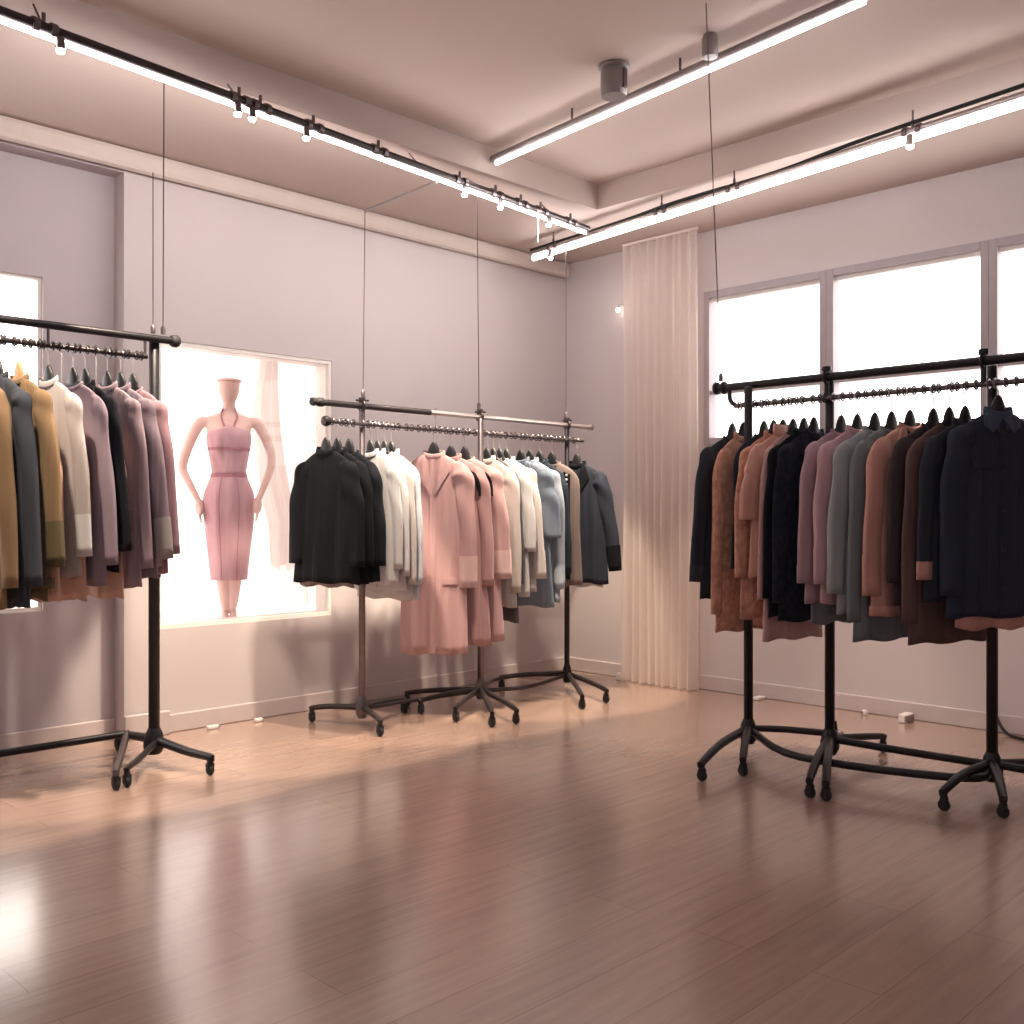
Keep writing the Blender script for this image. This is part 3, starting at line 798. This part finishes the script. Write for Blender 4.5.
# ---- centre rack
A = 'C'
garment('jacket', 'black cape jacket with a flared sleeve, first on the corner rack', 'jacket', 3.210, A, 15.0, black, w=.205, L=.72, b=.026, flare=.02, collar='band', sl=0.55, sflare=.15, rx=.06, hlabel='black hanger holding the black cape jacket', seed=31, under=(taupe, .02))
garment('jacket', 'black jacket with a grey zip among the black jackets', 'jacket', 3.285, A, 15.0, black, w=.205, L=.72, b=.026, collar='band', front='zip', sl=0.55, hlabel='black hanger holding the black zip jacket', seed=32)
garment('jacket', 'plain ink black jacket next to the white blouses', 'jacket', 3.365, A, 14.0, inkb, w=.205, L=.72, b=.026, collar='round', sl=0.55, hlabel='black hanger holding the plain ink black jacket', seed=33)
garment('blouse', 'soft white blouse hanging directly after the black jackets', 'blouse', 3.512, A, 4.0, white, L=.74, b=.022, collar='band', sl=0.57, hlabel='black hanger holding the soft white blouse', seed=34, rx=.05)
garment('blouse', 'bright white shirt with a pointed collar, second white piece after the black jackets', 'blouse', 3.562, A, 4.0, white, L=.78, b=.022, collar='shirt', sl=0.61, front='placket', hlabel='black hanger holding the bright white shirt', seed=35, rx=.048)
garment('blouse', 'cream white blouse between the white shirt and the pale blue blouse', 'blouse', 3.612, A, 4.0, cream, L=.83, b=.021, collar='round', sl=0.66, hlabel='black hanger holding the cream white blouse', seed=36, rx=.048)
garment('blouse', 'pale blue blouse half hidden behind the pink coat', 'blouse', 3.662, A, 3.0, palebl, L=.83, b=.02, collar='shirt', sl=0.66, hlabel='black hanger holding the pale blue blouse', seed=37, rx=.046)
garment('coat', 'long blush pink coat facing the room with a folded collar and cuff tabs', 'coat', 3.985, A, 38.0, pink, L=1.2, w=.205, b=.04, collar='lapel', front='placket', sl=.72, cuff=(pinkl, 'long'), rx=.07, ry=.042, flare=-.01, amp=.012, hlabel='black hanger holding the blush pink coat that faces the room', seed=38, drop=.15, pocket=2)
garment('coat', 'blush pink coat with black inner edges, in the middle of the three pink coats', 'coat', 4.122, A, 32.0, pinkd, L=1.14, b=.03, slits=1, sl=.7, rx=.05, ry=.03, hlabel='black hanger holding the middle pink coat', seed=39, collar='band', flare=.02)
garment('coat', 'rose pink coat with a turned-back sleeve cuff next to the cream blouses', 'coat', 4.235, A, 28.0, pink, L=1.12, slits=1, b=.034, collar='round', sl=.66, cuff=(pinkl, 'long'), rx=.066, ry=.036, hlabel='black hanger holding the pink coat with the turned-back cuff', seed=40, flare=.025, out=.02)
garment('blouse', 'cream coat edge showing just behind the pink coats', 'coat', 4.425, A, 8.0, cream, L=.92, b=.022, collar='band', sl=0.75, hlabel='black hanger holding the cream coat behind the pink coats', seed=41)
garment('sweater', 'dark grey knit hanging lowest among the cream blouses', 'sweater', 4.482, A, 8.0, dgrey, L=1.02, b=.02, collar='round', sl=.7, hlabel='black hanger holding the dark grey knit', seed=42, w=.19)
garment('blouse', 'white blouse with a folded sleeve beside the dark grey knit', 'blouse', 4.540, A, 8.0, white, L=.86, b=.022, collar='round', sl=.5, cuff=(white, 'long'), rx=.06, hlabel='black hanger holding the white blouse with a folded sleeve', seed=43, near_fwd=.0)
garment('jacket', 'cream white jacket with wide cuffs next to the slate blue shirt', 'jacket', 4.600, A, 8.0, cream, L=.84, b=.024, collar='band', sl=0.67, cuff=(cream, 'long'), rx=.062, out=.03, hlabel='black hanger holding the cream white jacket', seed=44)
garment('shirt', 'slate blue shirt with wide short sleeves on the corner rack', 'shirt', 4.730, A, 12.0, sblue, L=.94, b=.03, collar='shirt', front='placket', sl=.42, rx=.07, ry=.03, sflare=.2, hlabel='black hanger holding the slate blue shirt', seed=45, flare=.02)
garment('shirt', 'powder blue shirt edge just behind the slate blue shirt', 'shirt', 4.815, A, 11.0, pblue, L=.92, b=.022, collar='shirt', sl=0.75, hlabel='black hanger holding the powder blue shirt', seed=46)
garment('jacket', 'dark teal jacket between the blue shirts and the taupe jacket', 'jacket', 4.910, A, 12.0, teal, L=.82, b=.026, collar='lapel', sl=0.65, hlabel='black hanger holding the dark teal jacket', seed=47, w=.19)
garment('jacket', 'taupe jacket with a black front trim and a row of pale buttons', 'jacket', 5.030, A, 20.0, taupe, L=.82, b=.03, collar='round', front='row', buttons=7, bmat=M['button'], sl=.0, hlabel='black hanger holding the taupe jacket with pale buttons', seed=48, w=.21)
garment('jacket', 'black blazer with pale cuffs at the corner end of the rack', 'jacket', 5.285, A, 16.0, char, L=.82, b=.03, collar='lapel', collar_mat=black, sl=0.65, cuff=(black, 'long'), rx=.058, out=.06, hlabel='black hanger holding the black blazer at the rack end', seed=49, under=(cream, .02))

# ---- right rack
A = 'R'
garment('coat', 'charcoal coat with pale cuff lines at the far end of the long rack', 'coat', 2.895, A, 9.1, char, L=.82, b=.03, collar='round', sl=0.65, cuff=(slate, 'short'), rx=.062, ry=.034, hlabel='black hanger holding the charcoal coat at the rack end', seed=61, out=.03, tagged=1)
garment('blouse', 'apricot printed blouse with beaded edge next to the charcoal coat', 'blouse', 2.830, A, 9.8, orange, L=.98, b=.018, collar='band', sl=0.81, rx=.05, ry=.024, hlabel='black hanger holding the apricot printed blouse', seed=62, w=.19)
garment('vest', 'dark teal and tan vest with pale edging beside the apricot blouse', 'vest', 2.710, A, 11.2, teal, L=.66, b=.022, collar='round', sl=0, trim=paleg, front='open', lining=orange, hlabel='black hanger holding the dark teal vest', seed=63)
garment('blouse', 'terracotta tan blouse with pale piping behind the peach satin blouse', 'blouse', 2.655, A, 11.9, orange, L=.9, b=.02, collar='band', sl=.62, rx=.052, ry=.024, hlabel='black hanger holding the terracotta tan blouse', seed=64)
garment('blouse', 'peach satin blouse with a draped scarf front on the long rack', 'blouse', 2.603, A, 12.5, satin, L=.70, b=.022, collar='high', sl=.34, rx=.065, ry=.026, sflare=.25, hlabel='black hanger holding the peach satin blouse', seed=65, amp=.011)
garment('dress', 'long mauve pink tunic hanging lowest behind the peach satin blouse', 'dress', 2.548, A, 13.2, mpink, L=1.0, b=.02, collar='round', sl=.72, rx=.05, ry=.024, hlabel='black hanger holding the long mauve pink tunic', seed=66, w=.195)
garment('jacket', 'ink black jacket between the mauve pink tunic and the navy tweed jacket', 'jacket', 2.490, A, 13.8, inkb, L=.88, b=.023, collar='band', sl=0.71, rx=.055, ry=.027, hlabel='black hanger holding the ink black jacket', seed=67)
garment('jacket', 'navy tweed jacket hanging just before the middle pole of the long rack', 'jacket', 2.437, A, 14.5, navyt, L=.9, b=.022, collar='lapel', sl=0.73, rx=.055, ry=.026, hlabel='black hanger holding the navy tweed jacket', seed=68)
garment('sweater', 'rose mauve wool sweater hanging just after the middle pole', 'sweater', 2.295, A, 15.5, rmauve, L=.8, b=.025, collar='round', sl=0.63, rx=.058, ry=.03, cuff=(rmauve, 'short'), hlabel='black hanger holding the rose mauve sweater', seed=69, under=(sgrey, .1))
garment('blouse', 'rose pink crepe blouse with a wide cuff beside the rose mauve sweater', 'blouse', 2.215, A, 16.4, rpink, L=.8, b=.025, collar='band', sl=0.63, rx=.06, ry=.03, cuff=(rpink, 'long'), hlabel='black hanger holding the rose pink blouse', seed=70)
garment('coat', 'sage grey coat with a gathered cuff in the middle of the long rack', 'coat', 2.130, A, 17.4, ggrey, L=.84, b=.026, collar='round', sl=0.67, rx=.062, ry=.032, cuff=(ggrey, 'short'), hlabel='black hanger holding the sage grey coat', seed=71, out=.02)
garment('dress', 'slate grey tunic hanging below the sage grey coat', 'dress', 2.050, A, 18.2, sgrey, L=.96, b=.022, collar='round', sl=0.79, rx=.052, ry=.026, hlabel='black hanger holding the slate grey tunic', seed=72)
garment('cardigan', 'terracotta rose cardigan with an open neckline on the long rack', 'cardigan', 1.965, A, 19.2, terra, L=.84, b=.03, collar='lapel', front='vneck', sl=0.67, rx=.06, ry=.034, hem=terra, hlabel='black hanger holding the terracotta rose cardigan', seed=73, amp=.012, cuff=(terra, 'long'))
garment('blouse', 'dark brown blouse with a deep neckline beside the terracotta cardigan', 'blouse', 1.860, A, 20.4, brown, L=.78, b=.028, collar='round', front='vneck', sl=0.61, rx=.052, ry=.028, hlabel='black hanger holding the dark brown blouse', seed=74, under=(dgrey, .06))
garment('dress', 'plum brown tunic hanging lowest beside the navy shirts', 'dress', 1.790, A, 21.3, plum, L=.95, b=.024, collar='round', sl=0.78, rx=.05, ry=.026, hlabel='black hanger holding the plum brown tunic', seed=75)
garment('jacket', 'charcoal jacket with pale edges just behind the navy collared shirts', 'jacket', 1.722, A, 22.1, char, L=.76, b=.024, collar='band', sl=0.59, rx=.054, ry=.028, hlabel='black hanger holding the pale-edged charcoal jacket', seed=76, trim=rose, cuff=(rose, 'short'), front='open')
garment('shirt', 'navy collared shirt with chest pocket facing the room on the long rack', 'shirt', 1.585, A, 33.0, navy, L=.86, w=.22, b=.04, collar='shirt', front='placket', buttons=5, pocket=1, vopen=.12, lining=plum, collar_mat=fm('navy_collar', '#454c60'), sl=0.69, rx=.062, ry=.04, hlabel='black hanger holding the navy collared shirt', seed=77, drop=.13, flare=.02, under=(rose, .05), amp=.012)

flush()
# ------------------------------------------------------------------ ceiling lights
def light_track(label, a, b, r_rail, r_tube, clamps, rail_mat, tube='tube'):
    t = thing('track_light', label, 'ceiling light', (0, 0, 0))
    a, b = Vector(a), Vector(b); d = (b - a).normalized(); side = d.cross(Vector((0, 0, 1))).normalized()
    rl = MB().tube([a, a.lerp(b, .5), b], r_rail, 12).build('rail', rail_mat, t)
    z = Vector((0, 0, -(r_rail + r_tube * .9)))
    MB().tube([a + z + d * .03, b + z - d * .03], r_tube, 10).build('led_tube', M[tube], t)
    for f in clamps:
        p = a.lerp(b, f)
        mb = MB()
        for q in (-.035, .035):
            c = p + d * q
            mb.tube([c - d * .012, c + d * .012], r_rail + .008, 12)
        mb.tube([p, p + Vector((0, 0, r_rail + .035))], .008, 8)
        mb.build('clamp', M['grey'], t)
    return t, a, b, d
pa, pb = P(-30, 0.5, 3.05), P(588, 229, 3.05)
tl, a, b, d = light_track('dark pipe track light over the mannequin window, with small bright spots along it', pa, pb, .021, .0105, (.07, .3, .33, .41, .52, .68, .76, .82, .87, .95), M['darkmetal'])
for f in (.085, .295, .315, .395, .685, .765, .885):
    p = a.lerp(b, f)
    hd = MB().lathe([(.010, .0), (.016, -.012), (.02, -.04), (.019, -.05)], 12, (p.x, p.y - .02, p.z - .02)).build('spot_head', M['grey'], tl)
    MB().lathe([(.0, -.048), (.017, -.05), (.014, -.062), (0, -.066)], 12, (p.x, p.y - .02, p.z - .02)).build('bulb', M['bulb'], hd)
for f, up in ((.07, 0.09),):
    p = a.lerp(b, f); MB().tube([p, (p.x - .02, p.y + .05, ZS)], .004, 8).build('ceiling_rod', M['grey'], tl)
for f in (.3, .6, .9):
    p = a.lerp(b, f); MB().tube([p, (p.x, p.y + .1, ZS)], .004, 8).build('ceiling_rod', M['grey'], tl)
e0, e1 = P(437, 182, 3.03), P(365, 211, 3.03)
MB().tube([e0, e1], .009, 8).build('side_arm', M['steel'], tl)
MB().tube([P(538, 209, 3.04), P(538, 209, 3.04) + Vector((0, 0, -.2))], .004, 6).build('pull_cord', M['steel'], tl)
pa, pb = P(1040, 90, 3.05), P(531, 254, 3.05)
tr, a2, b2, d2 = light_track('long double track light in front of the window wall with a draped black cable', pa, pb, .018, .019, (.17, .48, .64, .93), M['steel'], 'tube2')
up = Vector((0, 0, .045))
MB().tube(bez([a2 + up, a2.lerp(b2, .25) + up * .8, a2.lerp(b2, .4) + up * .35, a2.lerp(b2, .6) + up * .7, a2.lerp(b2, .75) + up * .5, b2 + up * .6], 40), .011, 8).build('power_cable', M['rubber'], tr)
for f in (.17, .48, .64, .93):
    p = a2.lerp(b2, f); MB().tube([p, (p.x, p.y, ZS)], .005, 8).build('ceiling_rod', M['grey'], tr)
    if f in (.17, .93):
        hd = MB().lathe([(.012, .0), (.018, -.012), (.022, -.045), (.02, -.055)], 12, (p.x - .03, p.y, p.z - .025)).build('spot_head', M['steel'], tr)
        MB().lathe([(.0, -.053), (.018, -.055), (.014, -.068), (0, -.072)], 12, (p.x - .03, p.y, p.z - .025)).build('bulb', M['bulb'], hd)
pa, pb = P(872, -10, 3.23), P(482, 163, 3.23)
pb.y = min(pb.y, TY - .03)
tc_, a3, b3, d3 = light_track('straight white tube light hung under the raised middle of the ceiling', pa, pb, .022, .011, (), M['fixture'], 'tube2')
for f in (.41, .72):
    p = a3.lerp(b3, f); MB().tube([p, (p.x, p.y, ZT)], .006, 8).build('ceiling_rod', M['grey'], tc_)
q = P(710, 46, 3.26)
cl = MB(); cl.lathe([(.0, -.05), (.032, -.05), (.036, -.03), (.036, .03), (.028, .05), (0, .05)], 14, (q.x, q.y, 3.26)).build('cable_grip', M['fixture'], tc_)
q = P(614, 66, ZT)
ca = thing('ceiling_spotlight', 'grey cylindrical fixture mounted on the raised ceiling', 'ceiling light', (q.x, q.y, ZT))
MB().lathe([(0, 0), (.075, 0), (.075, -.012), (.06, -.02), (.0, -.02)], 20).build('mounting_plate', M['fixture'], ca)
MB().lathe([(.0, -.02), (.062, -.02), (.064, -.03), (.064, -.1), (.06, -.13), (.058, -.145), (.0, -.145)], 20).build('housing', M['fixture'], ca)
MB().box((-.012, -.072, -.12), (.012, -.058, -.03)).build('bracket', M['grey'], ca, smooth=False, bevel=.003)

# ------------------------------------------------------------------ suspension cables
def cable(label, top, bot, r=.003, mat='grey', grip=True):
    t = thing('suspension_cable', label, 'cable', (0, 0, 0))
    MB().tube([top, bot], r, 6).build('wire', M[mat], t)
    if grip:
        MB().lathe([(0, 0), (.012, 0), (.012, .03), (.006, .04), (0, .04)], 10, (bot[0], bot[1], bot[2])).build('turnbuckle', M['grey'], t)
cable('thin cable from the spotlight track down to the black pole of the mauve coat rack', P(164, 76, 3.035), (X_at(163, RY), RY, LZ + .024))
cable('thin cable from the cornice down to the black pole of the mauve coat rack', (X_at(153, YL - .08), YL - .08, 3.04), (X_at(153, RY), RY, LZ + .024))
cable('thin cable from the side arm of the track down to the black jackets', e1, (X_at(363, RY), RY, CZ + .05))
cable('thin cable from the track down to the middle clamp of the corner rack', P(477, 190, 3.04), (X_at(479, RY), RY, CZ + .05))
cable('thin cable from the window track down to the corner end of the corner rack', P(566, 245, 3.05), (X_at(566, RY), RY, CZ + .05))
cable('long thin cable from the raised ceiling down to the far end of the long rack', (q0 := P(706, 3, ZT)), (RX, ry1 - .03, RZ + .035))

# ------------------------------------------------------------------ small things by the walls
def block(name, label, cat, px, py, size, rz, two=False):
    p = F(px, py)
    p.x = min(p.x, XR - .08); p.y = min(p.y, YL - .09)
    t = thing(name, label, cat, (p.x, p.y, 0), rz)
    sx, sy, sz = size
    MB().box((-sx / 2, -sy / 2, .0), (sx / 2, sy / 2, sz)).build('shell', M['white'], t, smooth=False, bevel=.006)
    MB().box((sx / 2 - .012, -sy / 2 - .002, .006), (sx / 2 + .003, sy / 2 + .002, sz - .006)).build('end_plate', M['fixture'], t, smooth=False, bevel=.003)
block('floor_box', 'small pale floor block at the foot of the wall below the mannequin', 'socket', 196, 724, (.07, .03, .022), 0)  # small pale boxes, use unknown; only the corner cube is a socket
block('floor_box', 'small pale floor block between the mannequin window and the corner rack', 'socket', 249, 719, (.05, .03, .02), 0)
block('floor_box', 'flat pale floor block on the wall side of the curtain end of the long rack', 'socket', 765, 698, (.05, .09, .02), PI / 2)
block('floor_box', 'tiny pale floor block under the middle of the long rack', 'socket', 868, 714, (.03, .03, .03), PI / 2)
block('floor_box', 'boxy two-tone floor block at the foot of the wall behind the long rack', 'socket', 906, 722, (.05, .1, .05), -PI / 2)
block('floor_box', 'small white socket cube in the corner beside the curtain', 'socket', 620, 680, (.05, .05, .05), .2)
pc = [(XR - .012, 2.12, .16), (XR - .03, 2.08, .1), (XR - .08, 2.0, .015), (XR - .16, 1.85, .009), (XR - .2, 1.6, .009), (XR - .25, 1.2, .009)]
tag(MB().tube(bez(pc, 40), .009, 8).build('power_cord', M['rubber']), 'black power cord running down the wall onto the floor behind the long rack', 'cord')
wl = thing('wall_lamp', 'tiny bright bulb on a thin wire arm on the wall beside the curtain', 'lamp', (XR, 4.72, 2.72))
MB().tube([(0, 0, .03), (-.05, 0, .03), (-.06, 0, .0)], .004, 6).build('wire_arm', M['steel'], wl)
MB().lathe([(0, -.03), (.013, -.02), (.015, -.008), (.006, .004), (0, .004)], 10, (-.06, 0, -.002)).build('bulb', M['bulb'], wl)

# ------------------------------------------------------------------ lights
def area(name, loc, rot, sx, sy, energy, col):
    l = bpy.data.lights.new(name, 'AREA'); l.shape = 'RECTANGLE'; l.size = sx; l.size_y = sy; l.energy = energy; l.color = col
    o = bpy.data.objects.new(name, l); COL.objects.link(o); o.location = loc; o.rotation_euler = rot
    return o
def spot(name, loc, target, energy, col, size, blend=.4, rad=.05):
    l = bpy.data.lights.new(name, 'SPOT'); l.energy = energy; l.color = col; l.spot_size = math.radians(size); l.spot_blend = blend; l.shadow_soft_size = rad
    o = bpy.data.objects.new(name, l); COL.objects.link(o); o.location = loc
    o.rotation_euler = (Vector(target) - Vector(loc)).to_track_quat('-Z', 'Y').to_euler()
    return o
for x, en in ((1.25, 210), (2.15, 240), (3.1, 300), (4.0, 280), (4.9, 310)):
    spot('track_and_fill_spot', (x, 4.12, 2.93), (x + .1, 5.0, 0), en, (1, .84, .64), 48, .2, .04)
for y in (1.9, 3.3):
    spot('track_and_fill_spot', (4.72, y, 2.93), (5.35, y + .1, 0), 110, (1, .84, .7), 55, .5, .05)  # added fill spots, brighten the right-hand floor and low wall
o = area('wall_fill', (3.2, 4.12, 3.0), (0, 0, 0), 3.6, .06, 16, (1, .93, .88))  # added strip lamp lifting the left wall, separate from the track tube
o.rotation_euler = (Vector((3.2, 5.3, 2.1)) - Vector((3.2, 4.12, 3.0))).to_track_quat('-Z', 'Y').to_euler()
area('overhead_fill', (1.5, 1.2, 3.28), (0, 0, 0), 3.2, 3.2, 12, (1, .93, .92))  # added overhead fill lamp, no ceiling fixture belongs to it
area('rear_fill', (-1.6, -1.6, 1.9), (math.radians(80), 0, math.radians(-45)), 3, 2, 24, (1, .93, .94))  # unseen fill lamp added behind the camera in place of bounced light

w = bpy.data.worlds.new('sky'); SC.world = w; w.use_nodes = True
w.node_tree.nodes['Background'].inputs['Color'].default_value = (.9, .92, 1, 1)
w.node_tree.nodes['Background'].inputs['Strength'].default_value = .6

# ------------------------------------------------------------------ camera
cd = bpy.data.cameras.new('camera'); cam = bpy.data.objects.new('camera', cd); COL.objects.link(cam)
cam.location = (0, 0, H); cam.rotation_euler = (PI / 2, 0, -PI / 4)
cd.sensor_width = 36; cd.lens = 36 * 1015 / 1024
cd.shift_y = 3 / 1024
SC.camera = cam
SC.view_settings.view_transform = 'Standard'
SC.view_settings.look = 'None'
SC.view_settings.exposure = .32
SC.cycles.use_denoising = True
SC.cycles.max_bounces = 8; SC.cycles.diffuse_bounces = 5; SC.cycles.glossy_bounces = 4; SC.cycles.transparent_max_bounces = 12
SC.cycles.sample_clamp_indirect = 6
